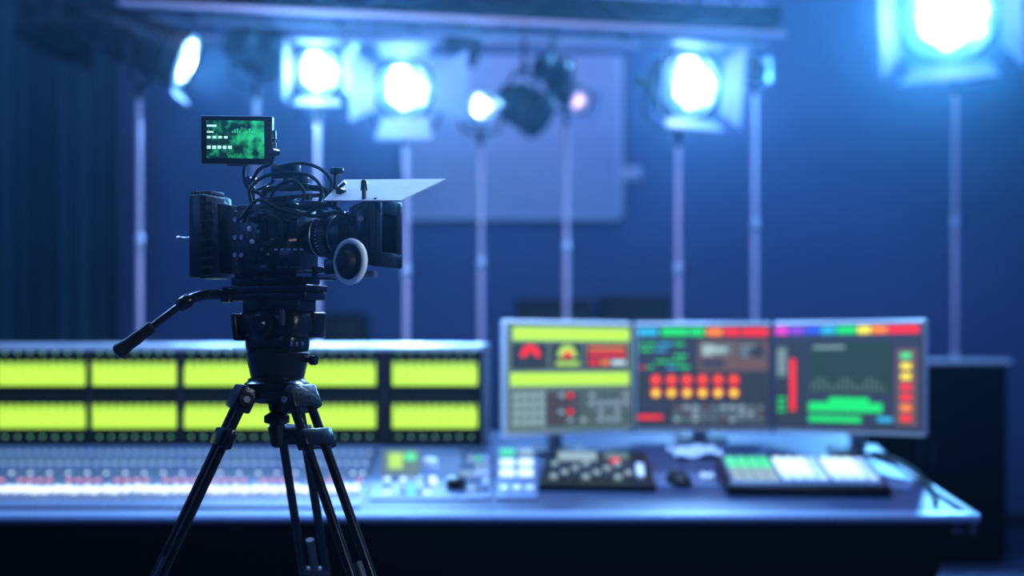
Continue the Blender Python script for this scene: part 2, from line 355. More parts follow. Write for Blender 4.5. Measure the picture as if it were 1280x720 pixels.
LS = [
 (174, 52, 7.7, .145, 88, 24, 'lens_hot', 'big black lamp turned right over the leftmost stand, showing a slanted bright lens strip', dict(power=80, blen=.60, doors=.09, dang=30, dset=(3,)), 'leftmost light stand with the thick pale tube left of the cinema camera'),
 (320, 60, 8.9, .15, 150, 5, 'lens_dim', 'dark unlit-looking lamp turned away, between the slanted bright one and the square glare', dict(blen=.34, doors=0), 'second light stand from the left, rising behind the small green monitor'),
 (397, 92, 8.3, .13, 8, 6, 'lens_hot', 'bright white lamp above the right end of the cinema camera monitor', dict(power=120, doors=.11, dang=34), 'light stand rising directly behind the cinema camera cables'),
 (508, 114, 8.0, .145, 0, 4, 'lens_hot', 'bright round lamp with wide open doors in front of the grey-blue screen left edge', dict(power=180, doors=.20, dang=56), 'light stand right of the tilted flag of the cinema camera'),
 (601, 136, 9.2, .10, 4, 2, 'lens_soft', 'small round bright lamp in the middle of the grey-blue screen', dict(power=18, doors=0, blen=.2), 'light stand under the small round bright lamp'),
 (708, 116, 9.4, .085, 32, 28, 'lens_mid', 'small dim violet lamp tilted down near the screen right edge', dict(power=2, doors=.05, dang=15, blen=.34), 'light stand under the dim violet tilted lamp'),
 (848, 106, 8.4, .18, 24, 8, 'lens_hot', 'large bright lamp with open barn doors right of the grey-blue screen', dict(power=220, doors=.12, dang=34, blen=.3), 'light stand right of the screen under the large bright lamp'),
 (943, 84, 9.6, .06, 165, 0, 'lens_dim', 'small dark lamp turned to the wall on the stand above the right monitor', dict(doors=.05, blen=.2), 'bright pale light stand rising behind the join of middle and right monitors'),
 (1194, 18, 10.15, .31, -30, 10, 'lens_hot', 'largest and brightest lamp with wide doors at the top right', dict(power=820, doors=.20, dang=44, blen=.4, col=(.14, .50, 1)), 'rightmost light stand rising behind the tall black cabinet'),
]
for (px, py, Y, rad, az, el, lit, lab, kw, slab) in LS:
    zt = studio_light(px, py, Y, rad, az, el, None, lab, lit=lit, **kw)
    light_stand(px, Y, zt, slab, k=1.0)
def hanging_lamp(px, py, Y, rad, az, el, label, rlabel, lit='screenoff', **kw):
    studio_light(px, py, Y, rad, az, el, None, label, lit=lit, hang=True, **kw)
    p = W(px, py, Y); q = p.z+rad*1.55+.079
    rd = thing('hanging_rod', rlabel, 'rod', (p.x, p.y, ZC-.02))
    MB().cyl((0, 0, 0), (0, 0, q-ZC+.02), .012, seg=8).build('rod_tube', 'blackm', rd)
    MB().cyl((0, 0, -.03), (0, 0, .02), .05).build('ceiling_plate', 'blackm', rd)
hanging_lamp(655, 134, 9.0, .13, 60, 30, 'dark unlit lamp hanging between the small round lamp and the violet one', 'thin rod holding the dark unlit lamp before the grey-blue screen', doors=0, blen=.3)
hanging_lamp(78, 36, 8.6, .18, 100, 12, 'large dark unlit lamp at the top left corner beside the curtain', 'thin rod holding the large dark lamp at top left', blen=.45, doors=0)
hanging_lamp(578, 60, 9.3, .09, 100, 20, 'small dark lamp hanging just above the small round bright lamp', 'thin rod of the small dark lamp above the round bright one', blen=.24, doors=0)
hanging_lamp(692, 88, 9.05, .08, 75, 14, 'short dark lamp hanging directly left above the dim violet lamp', 'thin rod of the short dark lamp above the dim violet one', blen=.24, doors=0)

# ------------------------------------------------------------------ console
SL = .183; TH = math.atan(SL)
def sz(Y): return .779+(Y-5.2)*SL
def surf(px, py):
    Y = 1.5076/((py-HZ)/F+SL); return Vector(((px-640)/F*Y, Y, sz(Y)))
XL = -3.0
con = thing('mixing_console', 'long sloping mixing console desk with a bridge of yellow-green meter screens and padded front edge', 'mixing console', (-.65, 5.75, 0))
XR = 1.655
MB().hexa([(XL, 5.2, .70), (XR, 5.2, .70), (1.50, 6.45, .80), (XL, 6.45, .80), (XL, 5.2, sz(5.2)), (XR, 5.2, sz(5.2)), (1.50, 6.45, sz(6.45)), (XL, 6.45, sz(6.45))]).build('desk_body', 'paneld', con, world=True)
prof = [(5.2, .784), (5.15, .783), (5.12, .778), (5.112, .766), (5.12, .753), (5.15, .745), (5.2, .745)]
MB().prism(prof, XL, XR+.03).build('armrest', 'armrest', con, world=True)
MB().prism([(5.15, .745), (5.199, .745), (5.52, .40), (5.47, .40)], XL+.05, 1.60).build('front_fascia', 'matte', con, world=True)
for x in (-2.7, -.7, 1.3):
    MB().box((x, 5.85, .36), (.09, .8, .72), .01).build('pedestal', 'black', con, world=True)
    MB().box((x, 5.8, .03), (.14, 1.1, .06), .01).build('base_foot', 'dgrey', con, world=True)
MB().hexa([(XR, 5.14, .70), (XR+.025, 5.14, .70), (1.525, 6.47, .78), (1.50, 6.47, .78), (XR, 5.14, .784), (XR+.025, 5.14, .784), (1.525, 6.47, sz(6.47)+.004), (1.50, 6.47, sz(6.47)+.004)]).build('end_cheek', 'dgrey', con, world=True)
def sp(x, Y, h=0):
    return Vector((x, Y, sz(Y)+h))-con.location
RX = Matrix.Rotation(TH, 4, 'X')
mb = MB(); mb.hexa([(XL+.03, 5.24, sz(5.24)-.005), (-.56, 5.24, sz(5.24)-.005), (-.56, 6.17, sz(6.17)-.005), (XL+.03, 6.17, sz(6.17)-.005), (XL+.03, 5.24, sz(5.24)+.008), (-.56, 5.24, sz(5.24)+.008), (-.56, 6.17, sz(6.17)+.008), (XL+.03, 6.17, sz(6.17)+.008)])
mb.m(1)
pitch = .038; xs = [-.60-k*pitch for k in range(60)]
for k in range(60):
    x = xs[k]+pitch/2; mb.box((x, 5.7, sz(5.7)+.0085), (.003, .92, .002), rot=RX)
    mb.box((xs[k], 5.47, sz(5.47)+.0085), (.004, .22, .002), rot=RX)
for Yd in (5.36, 5.66, 5.75, 5.9, 6.06): mb.box((-1.78, Yd, sz(Yd)+.0088), (2.4, .007, .002), rot=RX)
mb.build('fader_panel', ['panel', 'black'], con, world=True)
cap = MB().box((0, 0, .012), (.027, .045, .022), .004).m(1).box((0, 0, .0235), (.02, .003, .002)).build('fader_cap', ['e_cap', 'black'], con)
cap.rotation_euler = (TH, 0, 0)
btn = MB().box((0, 0, .005), (.020, .018, .01), .003).build('channel_button', 'e_fred', con); btn.rotation_euler = (TH, 0, 0)
knb = MB().lathe((0, 0, 0), (0, 0, 1), [(0, .011), (.013, .010), (.015, .007)], 12).m(1).box((0, .003, .0155), (.003, .007, .002)).build('rotary_knob', ['silver', 'e_cap'], con); knb.rotation_euler = (TH, 0, 0)
led = MB().box((0, 0, .004), (.012, .016, .006), .002).build('indicator', 'e_cap', con); led.rotation_euler = (TH, 0, 0)
for k in range(57):
    Yc = 5.43+random.choice((0, 0, 0, .012, -.012))
    p = sp(xs[k], Yc, .010); q = sp(xs[k], 5.585, .009); u1 = sp(xs[k], 5.82, .009); u2 = sp(xs[k], 6.0, .009); l1 = sp(xs[k], 5.70, .008)
    if k == 0: cap.location = p; btn.location = q; knb.location = u1; led.location = l1; copyp(knb, con, u2)
    else:
        copyp(cap, con, p)
        if k < 50: copyp(knb, con, u1); copyp(knb, con, u2)
        if k % 5 != 1: copyp(btn, con, q)
        if k % 2: copyp(led, con, l1)
def slab(mb, px0, px1, py0, py1, h0=-.004, h1=.009):
    A = surf(px0, py1); B = surf(px1, py1); Cc = surf(px1, py0); D = surf(px0, py0)
    up = Vector((0, 0, 1)); return mb.hexa([p+up*h0 for p in (A, B, Cc, D)]+[p+up*h1 for p in (A, B, Cc, D)])
slab(MB(), 462, 614, 562, 626, h1=.008).build('master_panel', 'panel', con, world=True)
slab(MB(), 478, 524, 566, 597, h1=.014).build('touch_display', 'e_m1', con, world=True)
slab(MB(), 486, 503, 571, 590, .014, .017).build('display_graphic', 'e_lime', con, world=True)
slab(MB(), 506, 520, 571, 580, .014, .017).build('display_graphic', 'e_keyg', con, world=True)
def key(px, py, w, d, m_, name='key', h=.012):
    p = surf(px, py); o = MB().box((0, 0, h/2+.006), (w, d, h), .003).build(name, m_, con); o.location = p-con.location; o.rotation_euler = (TH, 0, 0); return o
for i in range(6):
    for j in range(3):
        key(484+i*10, 603+j*8, .022, .03, random.choice(['bezel', 'e_grey', 'dgrey', 'e_keyg' if i == 3 else 'e_key']))
for i in range(4):
    for j in range(6):
        key(580+i*9, 567+j*9.5, .022, .035, random.choice(['dgrey', 'bezel', 'e_grey', 'e_keyg' if j == 1 else 'dgrey']))
o = MB().lathe((0, 0, 0), (0, 0, 1), [(0, .03), (.03, .027), (.034, .02)], 24).build('jog_wheel', 'white', con); o.location = surf(538, 585)-con.location+Vector((0, 0, .006)); o.rotation_euler = (TH, 0, 0)
o = MB().lathe((0, 0, 0), (0, 0, 1), [(0, .04), (.04, .036), (.046, .02)], 24).build('monitor_level_knob', 'black', con); o.location = surf(570, 612)-con.location+Vector((0, 0, .006)); o.rotation_euler = (TH, 0, 0)
o = MB().lathe((0, 0, 0), (0, 0, 1), [(0, .018), (.03, .015)], 16).build('talkback_knob', 'e_key', con); o.location = surf(541, 608)-con.location+Vector((0, 0, .006)); o.rotation_euler = (TH, 0, 0)
slab(MB(), 620, 672, 560, 626, h1=.010).build('button_panel', 'panel', con, world=True)
for i in range(2):
    for j in range(3):
        key(634+i*23, 569+j*13, .06, .085, ['e_keyg', 'e_key', 'e_key', 'e_grey', 'e_key', 'e_key'][i*3+j], 'lit_button')
for i in range(3): key(630+i*16, 614, .03, .05, 'bezel', 'lit_button')
# meter bridge
BX1 = (603-640)/F*6.2
br = MB().prism([(6.2, sz(6.2)-.01), (6.2, 1.38), (6.24, 1.40), (6.42, 1.40), (6.45, 1.36), (6.45, sz(6.45)-.01)], XL, BX1).build('meter_bridge', 'rubber', con, world=True)
pz = lambda py: EYE+(HZ-py)/F*6.2
px_ = lambda p: (p-640)/F*6.2
MB().prism([(6.185, 1.375), (6.185, 1.395), (6.23, 1.411), (6.43, 1.411), (6.43, 1.402), (6.24, 1.402), (6.2, 1.385)], XL-.01, BX1+.01).build('top_trim', 'silver', con, world=True)
MB().hexa([(BX1, 6.17, sz(6.17)), (BX1+.03, 6.17, sz(6.17)), (BX1+.03, 6.46, sz(6.46)), (BX1, 6.46, sz(6.46)), (BX1, 6.18, 1.40), (BX1+.03, 6.18, 1.40), (BX1+.03, 6.44, 1.41), (BX1, 6.44, 1.41)]).build('bridge_cheek', 'grey', con, world=True)
def brp(mb_, name, mats):
    o = mb_.build(name, mats, con, world=True); o.parent = br; return o
cols = [(-120, -10), (-1, 108), (117, 221), (231, 341), (362, 470), (491, 597)]
for (a_, b_) in cols:
    x0, x1 = px_(a_), px_(b_)
    for (t_, u_) in ((452, 482), (505, 535)):
        z1, z0 = pz(t_), pz(u_)
        fr = brp(MB().box(((x0+x1)/2, 6.196, (z0+z1)/2), (x1-x0+.02, .012, z1-z0+.02), .003), 'meter_frame', 'rubber')
        brp(MB().box(((x0+x1)/2, 6.188, (z0+z1)/2), (x1-x0, .008, z1-z0)), 'meter_screen', 'meter')
        brp(MB().box(((x0+x1)/2, 6.183, z1-.010), (x1-x0, .002, .003)), 'scale_line', 'rubber')
ilm = None
for (a_, b_) in cols:
    for t_ in (441, 546):
        for k in range(7):
            p = a_+(b_-a_)*(k+.5)/7
            if ilm is None: ilm = MB().box((0, 0, 0), (.009, .008, .008)).build('indicator_lamp', 'e_dot', br); il = ilm
            else: il = ilm.copy(); C.objects.link(il)
            il.location = Vector((px_(p), 6.198, pz(t_)))-con.location
for p in (112.5, 226, 351.5, 480.5): brp(MB().box((px_(p), 6.196, (pz(440)+pz(548))/2), (.006, .012, pz(440)-pz(548))), 'divider_strip', 'dgrey')

# ------------------------------------------------------------------ monitors
def display(pxL, YL, pxR, YR, label, bg, items, stand_off=0.):
    zt, zb = 1.500, 1.020
    L = Vector(((pxL-640)/F*YL, YL, 0)); Rr = Vector(((pxR-640)/F*YR, YR, 0)); w = (Rr-L).length; mid = (L+Rr)/2
    d = (Rr-L).normalized(); rz = math.atan2(d.y, d.x); bk = Vector((-d.y, d.x, 0))
    base = mid+bk*.07
    r = thing('computer_monitor', label, 'monitor', (base.x, base.y, sz(base.y)+.002), (0, 0, rz), group='three monitors side by side on the desk')
    zo = sz(base.y); h = zt-zb; cz = (zt+zb)/2-zo; fy = -.07
    MB().box((0, fy+.022, cz), (w-.004, .04, h), .006).m(1).box((0, fy+.055, cz), (w*.6, .04, h*.6), .015).build('casing', ['bezel', 'dgrey'], r)
    sh = h-.030
    s_ = MB().box((0, fy-.001, cz+.002), (w-.008, .006, sh)).build('screen', bg, r)
    mats = []; g = MB(); e = 0
    for it in items:
        x0, x1, y0, y1, m_ = it[:5]
        if m_ not in mats: mats.append(m_)
        g.m(mats.index(m_)); e += 1
        ux = lambda p: ((p-pxL)/(pxR-pxL)-.5)*w
        vz = lambda q: cz+.002+sh/2-(q-407)/(531-407)*sh
        lev = it[5] if len(it) > 5 else 0
        if lev in (1, 2): g.lathe((ux((x0+x1)/2), fy-.0065, vz((y0+y1)/2)), (0, -1, 0), [(0, (ux(x1)-ux(x0))/2), (.002+.001*lev, (ux(x1)-ux(x0))/2)], 20)
        else: g.box(((ux(x0)+ux(x1))/2, fy-.0045-(e % 6)*.0004-(.0065 if lev == 3 else (.004 if (x1-x0)*(y1-y0) < 90 else 0)), (vz(y0)+vz(y1))/2), (abs(ux(x1)-ux(x0)), .002, abs(vz(y0)-vz(y1))))
    g.build('screen_graphics', mats, r)
    MB().box((0, .045, (cz-h*.1)/2), (.07, .03, cz-h*.1-.02), .01).build('stand_neck', 'grey', r)
    MB().box((0, .02, .012), (.22, .15, .014), .006, rot=(Matrix.Rotation(-rz, 4, 'Z') @ RX)).build('stand_base', 'dgrey', r)
    return r
rnd = random.Random(3)
it1 = [(640, 785, 412, 427, 'e_yg'), (638, 681, 430, 460, 'e_m2'), (648, 672, 434, 458, 'e_red', 1), (655, 665, 441, 451, 'e_m2', 2), (642, 678, 446, 460, 'e_m2', 3), (645, 675, 451, 456, 'e_white', 3),
       (685, 724, 430, 460, 'e_m2'), (693, 717, 434, 458, 'e_lime', 1), (699, 711, 440, 452, 'e_red', 2), (687, 722, 446, 460, 'e_m2', 3), (690, 719, 451, 456, 'e_lime', 3), (728, 783, 430, 460, 'e_m2'), (732, 780, 434, 437, 'e_orange'), (732, 780, 441, 445, 'e_red'), (732, 744, 450, 455, 'e_red'), (747, 758, 450, 455, 'e_orange'), (762, 780, 450, 455, 'e_white'),
       (637, 785, 464, 479, 'e_yg'), (680, 716, 485, 526, 'e_m2'), (718, 787, 485, 526, 'e_m2')]
for i in range(4):
    for j in range(4): it1.append((640+i*10, 647+i*10, 487+j*10, 493+j*10, 'e_grey'))
for i in range(3):
    for j in range(4): it1.append((683+i*11, 690+i*11, 488+j*9.5, 493+j*9.5, rnd.choice(['e_red', 'e_brown', 'e_grey', 'e_grey', 'e_brown'])))
for i in range(6):
    for j in range(4): it1.append((721+i*11, 729+i*11, 488+j*9.5, 494+j*9.5, rnd.choice(['e_grey', 'e_m1', 'e_m1', 'e_grey'])))
it2 = [(797, 822, 411, 420, 'e_cyan'), (826, 860, 411, 420, 'e_green'), (862, 880, 411, 420, 'e_green'), (883, 903, 411, 420, 'e_orange'), (906, 924, 411, 420, 'e_red'), (927, 960, 411, 420, 'e_red'),
       (797, 866, 425, 464, 'e_m3'), (872, 960, 426, 463, 'e_brown'), (876, 915, 430, 444, 'e_m1'), (922, 954, 430, 446, 'e_m2'), (876, 905, 449, 458, 'e_m3'),
       (797, 828, 516, 521, 'e_red'), (838, 958, 502, 526, 'e_m3'), (797, 834, 500, 511, 'e_m3')]
for j in range(5):
    x = 800
    while x < 858:
        w_ = rnd.randint(6, 18)
        if rnd.random() < .65: it2.append((x, min(x+w_, 863), 429+j*7, 431.5+j*7, rnd.choice(['e_green', 'e_green', 'e_cyan', 'e_red' if j > 3 else 'e_green'])))
        x += w_+3
for j in range(3): it2.append((924, 930+rnd.randint(5, 22), 432+j*5, 434+j*5, 'e_grey'))
for j in range(4): it2.append((878, 884+rnd.randint(5, 26), 431.5+j*3.4, 433+j*3.4, 'e_white'))
for i in range(6):
    x = 813+i*19.5; it2 += [(x, x+13, 467, 480, 'e_red', 1), (x, x+13, 482, 495, 'e_red', 1), (x+2, x+11, 485, 494, 'e_yellow', 2), (x+4, x+9, 470, 475, 'e_orange', 2)]
for i in range(10):
    for j in range(3): it2.append((842+i*11.5, 850+i*11.5, 504+j*7.5, 509+j*7.5, rnd.choice(['e_m1', 'e_brown', 'e_grey', 'e_m1'])))
it3 = []
for (x0, x1, m_) in ((970, 986, 'e_mag'), (988, 1008, 'e_purple'), (1010, 1028, 'e_blue'), (1030, 1048, 'e_cyan'), (1050, 1074, 'e_green'), (1076, 1092, 'e_yellow'), (1094, 1112, 'e_orange'), (1114, 1150, 'e_red')):
    it3.append((x0, x1, 410, 419, m_))
it3 += [(968, 1008, 428, 528, 'e_m2'), (972, 986, 434, 470, 'e_m1'), (990, 997, 448, 510, 'e_red'), (972, 986, 476, 522, 'e_m1'), (1014, 1118, 428, 488, 'e_dgreen'), (1020, 1060, 433, 436, 'e_grey'),
        (1014, 1106, 499, 510, 'e_green'), (1040, 1090, 493, 499, 'e_green'), (1014, 1080, 515, 522, 'e_green'), (1100, 1118, 515, 520, 'e_cyan'), (1122, 1148, 436, 524, 'e_brown')]
for j in range(5): it3.append((974, 984, 438+j*6, 440.5+j*6, 'e_grey'))
for j in range(6): it3.append((974, 984, 480+j*7, 483+j*7, rnd.choice(['e_grey', 'e_green', 'e_m2'])))
for i in range(16):
    x = 1018+i*6; hh = 3+12*abs(math.sin(i*.6+.5)); it3.append((x, x+2, 484-hh, 486, 'e_m1'))
for i, m_ in enumerate(['e_keyg', 'e_yellow', 'e_yellow', 'e_red', 'e_red', 'e_orange', 'e_red']): it3.append((1129, 1141, 441+i*11.8, 448+i*11.8, m_))
display(632, 5.82, 791, 6.22, 'left monitor of the three, showing broad yellow-green bands and red gauges', 'e_m1', it1)
display(794, 6.25, 965, 6.25, 'middle monitor with a row of six red round indicators', 'e_m2', it2)
display(967, 6.22, 1156, 5.80, 'right monitor with a rainbow strip and green bars on a dark picture', 'e_m3', it3)

# ------------------------------------------------------------------ things on the desk
def on_desk(name, label, cat, px, py, rz=0, group=None):
    p = surf(px, py); p.z += .002
    return thing(name, label, cat, p, (RX @ Matrix.Rotation(R(rz), 4, 'Z')).to_euler(), group)
dv = on_desk('control_panel', 'black control panel with small displays and a red button below the left monitor', 'control panel', 746, 594, -3)
MB().hexa([(-.225, -.24, 0), (.225, -.24, 0), (.20, .22, 0), (-.20, .22, 0), (-.225, -.24, .022), (.225, -.24, .022), (.20, .22, .045), (-.20, .22, .045)]).build('panel_body', 'black', dv)
tl = math.atan(.023/.46); RT = Matrix.Rotation(tl, 4, 'X')
def onp(x, y, w, d, m_, name='key', h=.010): return MB().box((x, y, .034+.05*y+h/2), (w, d, h), .003, rot=RT).build(name, m_, dv)
onp(-.08, .13, .16, .11, 'e_grey', 'small_display', .006); onp(.08, .14, .10, .08, 'e_m1', 'small_display', .006)
for i in range(8):
    for j in range(4): onp(-.17+i*.042, .02-j*.055, .028, .034, 'e_grey' if (i+j) % 3 == 0 else 'dgrey')
onp(.075, .065, .035, .028, 'e_red', 'red_button', .012)
onp(.17, -.08, .03, .16, 'bezel', 'lever', .018)
kb = on_desk('switcher_keypad', 'dark keypad with glowing green and pale keys below the right monitor', 'keypad', 1000, 602, -2)
MB().box((0, 0, .02), (.62, .44, .036), .01).build('keypad_body', 'black', kb)
MB().box((0, 0, .04), (.58, .40, .006), .003).build('keypad_plate', 'panel', kb)
for i in range(12):
    for j in range(4):
        x = -.26+i*.045+(.012 if i > 3 else 0)+(.012 if i > 7 else 0); m_ = 'e_keyg' if (i < 4 and j < 2) else ('e_key' if i in (4, 5, 6, 8, 9, 10) and j < 3 else ('e_grey' if i < 4 else 'bezel'))
        MB().box((x, .14-j*.09, .048), (.037, .074, .014), .004).build('key', m_, kb)
ms = on_desk('computer_mouse', 'black computer mouse right of the black control panel', 'mouse', 848, 604, 15)
t = bmesh.new(); bmesh.ops.create_uvsphere(t, u_segments=24, v_segments=14, radius=1)
for v in t.verts: v.co = Vector((v.co.x*.045*(1-.12*v.co.y), v.co.y*.08, max(v.co.z, 0)*.045))
mb = MB(); mb._in(t); mb.build('mouse_body', 'rubber', ms)
MB().cyl((-.004, .03, .038), (.004, .03, .038), .010).build('scroll_wheel', 'grey', ms)
mp = on_desk('mouse_pad', 'dark flat pad under the black mouse', 'mouse pad', 855, 600, 0)
MB().box((0, 0, .001), (.24, .22, .003), .001).build('pad_sheet', 'panel', mp); ms.location.z += .004
sp2 = on_desk('desk_puck', 'small pale round desk puck right of the mouse', 'puck', 884, 602)
MB().lathe((0, 0, .003), (0, 0, 1), [(0, .028), (.02, .03), (.03, .022), (.032, 0)], 20).build('puck_body', 'white', sp2)
MB().lathe((0, 0, .033), (0, 0, 1), [(0, .012), (.006, .011)], 16).build('puck_button', 'dgrey', sp2)
pc = on_desk('paper_sheet', 'crumpled white paper lying beneath the middle monitor', 'paper', 868, 568, 12)
t = bmesh.new(); bmesh.ops.create_grid(t, x_segments=14, y_segments=14, size=.5)
for v in t.verts: v.co = Vector((v.co.x*.2, v.co.y*.16, .014+.012*math.sin(v.co.x*9)*math.cos(v.co.y*11)))
mb = MB(); mb._in(t); o = mb.build('paper_surface', 'board', pc)
pc2 = on_desk('script_sheet', 'flat pale blue sheet on the desk right of the glowing keypad', 'paper', 1124, 606, -14)
MB().box((0, 0, .002), (.09, .15, .003)).m(1).box((0, .05, .0045), (.07, .004, .001)).box((0, .02, .0045), (.07, .004, .001)).box((0, -.01, .0045), (.07, .004, .001)).build('sheet', ['armrest', 'dgrey'], pc2)
up = Vector((0, 0, .014))
cbl = MB().tube([surf(1092, 570)+up, surf(1110, 576)+up, surf(1132, 586)+up, surf(1152, 601)+up, surf(1166, 618)+up, surf(1170, 632)+up], .010).build('desk_cable', 'rubber')
tag(cbl, 'thick black cable curving along the right end of the desk', 'cable')

# ------------------------------------------------------------------ tripod
YT = 3.35; s = YT/F; TX = (345-640)*s
tz = lambda py: EYE-(py-HZ)*s
tp = thing('camera_tripod', 'black professional tripod with fluid head and pan bar carrying the cinema camera', 'tripod', (TX, YT, 0))
def T(px, py, y=0):
    Y = YT+y; return Vector(((px-640)/F*Y-TX, y, EYE+(HZ-py)/F*Y))
PH = R(28)
RZ = Matrix.Rotation(-PH, 4, 'Z')
def tb(x0, x1, y0, y1, d, bev=.004, y=0, m=0.):
    w = ((x1-x0)*s-d*math.sin(PH))/math.cos(PH)
    return (T((x0+x1)/2, (y0+y1)/2, y), (max(w, .01), d, (y1-y0)*s), bev, RZ @ Matrix.Rotation(m, 4, 'Y'), 4)
MB().box(*tb(276, 411, 358, 366, .085, .002)).box(*tb(290, 408, 366, 376, .08, .003)).box(*tb(302, 396, 375, 390, .07, .003)).build('head_plate', 'blackm', tp)
MB().box(*tb(294, 400, 386, 424, .10, .026)).box(*tb(302, 392, 412, 444, .09, .024)).lathe(T(347, 484), (0, 0, 1), [(0, .060), (.02, .062), (.04, .066), (.066, .072), (.080, .076), (.09, .066)], 14).build('fluid_head', 'black', tp)
for q_ in (tb(388, 406, 390, 422, .05, .010, m=.12), tb(290, 308, 392, 426, .045, .010, m=-.12)): MB().box(*q_).build('tilt_cheek', 'blackm', tp)
ax = (RZ @ Vector((0, -1, 0)))
for sg in (1, -1):
    c0 = T(345, 406)
    MB().lathe(c0, ax*sg, [(.03, .034), (.060, .034), (.065, .029), (.067, .020), (.073, .016)], 24).build('drag_dial', 'blackm', tp)
    if sg == 1: MB().torus(c0+ax*.063, ax, .027, .0013, 24, 6).build('dial_ring', 'grey', tp)
c0 = T(380, 398)+ax*.05; MB().cyl(c0, c0+ax*.03, .006).box(c0+ax*.034, (.012, .012, .040), .004, RZ).build('tilt_lock', 'dgrey', tp)
c0 = T(386, 450)+ax*.02; MB().cyl(c0, c0+Vector((.020, -.01, 0)), .006).lathe(c0+Vector((.018, -.01, 0)), (1, -.4, 0), [(0, .012), (.014, .012)], 8).build('pan_lock', 'blackm', tp)
for k in range(3): MB().box(T(364+k*7, 430, -.070), (.004, .004, .010), .001, RZ).build('scale_mark', 'grey', tp)
MB().lathe(T(346, 490), (0, 0, 1), [(0, .062), (.006, .074), (.020, .076), (.026, .068), (.032, .066), (.036, .05)], 24).build('bowl', 'blackm', tp)
mb = MB().lathe(T(346, 504), (0, 0, 1), [(0, .045), (.012, .076), (.03, .080), (.036, .06)], 9)
mb.build('spider', 'black', tp)
MB().lathe(T(346, 504), (0, 0, -1), [(0, .012), (.02, .014), (.03, .03), (.045, .03), (.05, .016), (.10, .013), (.105, .005)], 20).build('tie_down_handle', 'rubber', tp)
MB().cyl(T(292, 367, -.05), T(276, 369, -.05), .016).cyl(T(284, 360, -.05), T(284, 378, -.05), .014).build('pan_bar_clamp', 'blackm', tp)
pb = MB().tube([T(284, 368, -.05), T(252, 369, -.055), T(230, 378, -.06)], .012, sub=4).tube([T(230, 378, -.06), T(188, 410, -.07), T(176, 419, -.072)], .0085, sub=3).lathe(T(240, 373, -.058), T(222, 384, -.062)-T(240, 373, -.058), [(0, .011), (.008, .0165), (.03, .0165), (.038, .011)]).build('pan_bar', 'blackm', tp)
gd = T(146, 441, -.08)-T(192, 407, -.07)
MB().lathe(T(192, 407, -.07), gd, [(0, .010), (.006, .0145), (.03, .0135), (.05, .0155), (.07, .0145), (gd.length-.008, .019), (gd.length, .015)], 16).build('grip', 'rubber', pb)
MB().lathe(T(147, 440, -.08), gd, [(0, .0145), (.006, .012)], 16).build('grip_cap', 'grey', pb)
LG = ((203, .66), (323, .68), (80, .66))
for az, rr in LG:
    e = Vector((math.cos(R(az)), math.sin(R(az)), 0)); tt = Vector((-e.y, e.x, 0))
    top = e*.08+Vector((0, 0, tz(498))); bot = e*rr+Vector((0, 0, .03)); d = (bot-top); u = d.normalized()
    lg = MB()
    for sg in (-1, 1): lg.cyl(top+tt*sg*.028, top+d*.56+tt*sg*.033, .0110)
    l_ = lg.build('leg', 'blackm', tp)
    nn = tt.cross(u); rot = Matrix((tt, u, nn)).transposed().to_4x4()
    MB().box(top, (.088, .058, .044), .005, rot).cyl(top-tt*.048, top+tt*.048, .017).build('hinge', 'black', l_)
    for sg in (-1, 1): MB().cyl(top+tt*sg*.048, top+tt*sg*.052, .008, seg=12).build('hinge_bolt', 'grey', l_)  # pale bolts added as highlight accents on the dark hinges
    MB().box(top+d*.075, (.090, .042, .036), .005, rot).box(top+d*.075+tt*.050, (.020, .050, .018), .005, rot).build('leg_lock', 'blackm', l_)
    MB().box(top+d*.37, (.08, .016, .022), .004, rot).build('cross_brace', 'dgrey', l_)
    MB().box(top+d*.56, (.09, .05, .034), .006, rot).build('leg_lock', 'black', l_)
    MB().cyl(top+d*.30, top+d*.97, .011).build('lower_tube', 'dgrey', l_)
    MB().lathe(bot+Vector((0, 0, -.03)), (0, 0, 1), [(0, .03), (.012, .03), (.03, .014), (.05, .01)], 16).build('rubber_foot', 'rubber', l_)
    if az == 323: MB().box(top+d*.335-Vector((.01, .02, 0)), (.07, .022, .014), .003, rot).build('spreader_bracket', 'white', l_)
zc = .62; hub = Vector((0, 0, zc-.04))
sp_ = MB().lathe(hub, (0, 0, 1), [(0, .035), (.03, .035)], 20).build('spreader_hub', 'blackm', tp)
for az, rr in LG:
    e = Vector((math.cos(R(az)), math.sin(R(az)), 0)); f_ = 1-(zc-.03)/(tz(498)-.03); p = e*(.08+(rr-.08)*f_)+Vector((0, 0, zc))
    MB().cyl(hub+Vector((0, 0, .015))+e*.03, p, .008, seg=8).build('spreader_arm', 'blackm', sp_)

# ------------------------------------------------------------------ cinema camera
cam = thing('cinema_camera', 'black cinema camera rig with small green screen on top and white focus wheel', 'camera', (TX, YT, tz(357)), (0, 0, -PH))
sp0, cp0 = math.sin(PH), math.cos(PH)
def c(px, py, y=0):
    k = (px-640)/F; x = (k*(YT+y*cp0)-TX-y*sp0)/(cp0+k*sp0); Y = YT-x*sp0+y*cp0
    return Vector((x, y, EYE+(HZ-py)/F*Y-tz(357)))
def cbx(x0, x1, y0, y1, d, bev=.004, y=0):
    w = ((x1-x0)*s-d*sp0)/cp0; return (c((x0+x1)/2, (y0+y1)/2, y), (max(w, .008), d, (y1-y0)*s), bev)
MB().box(*cbx(286, 402, 346, 357, .07)).box(*cbx(292, 396, 338, 348, .085)).build('base_plate', 'blackm', cam)
bt = MB().box(*cbx(238, 288, 244, 350, .10, .008)).build('battery', 'black', cam)
mb = MB()
for k in range(9): mb.box(c(258, 254+k*11.5, -.0505), (.038, .003, .008), .0015)
mb.build('battery_ribs', 'rubber', bt)
mb = MB()
for k in range(4): mb.box(c(252+k*4, 243, 0), (.004, .07, .006))
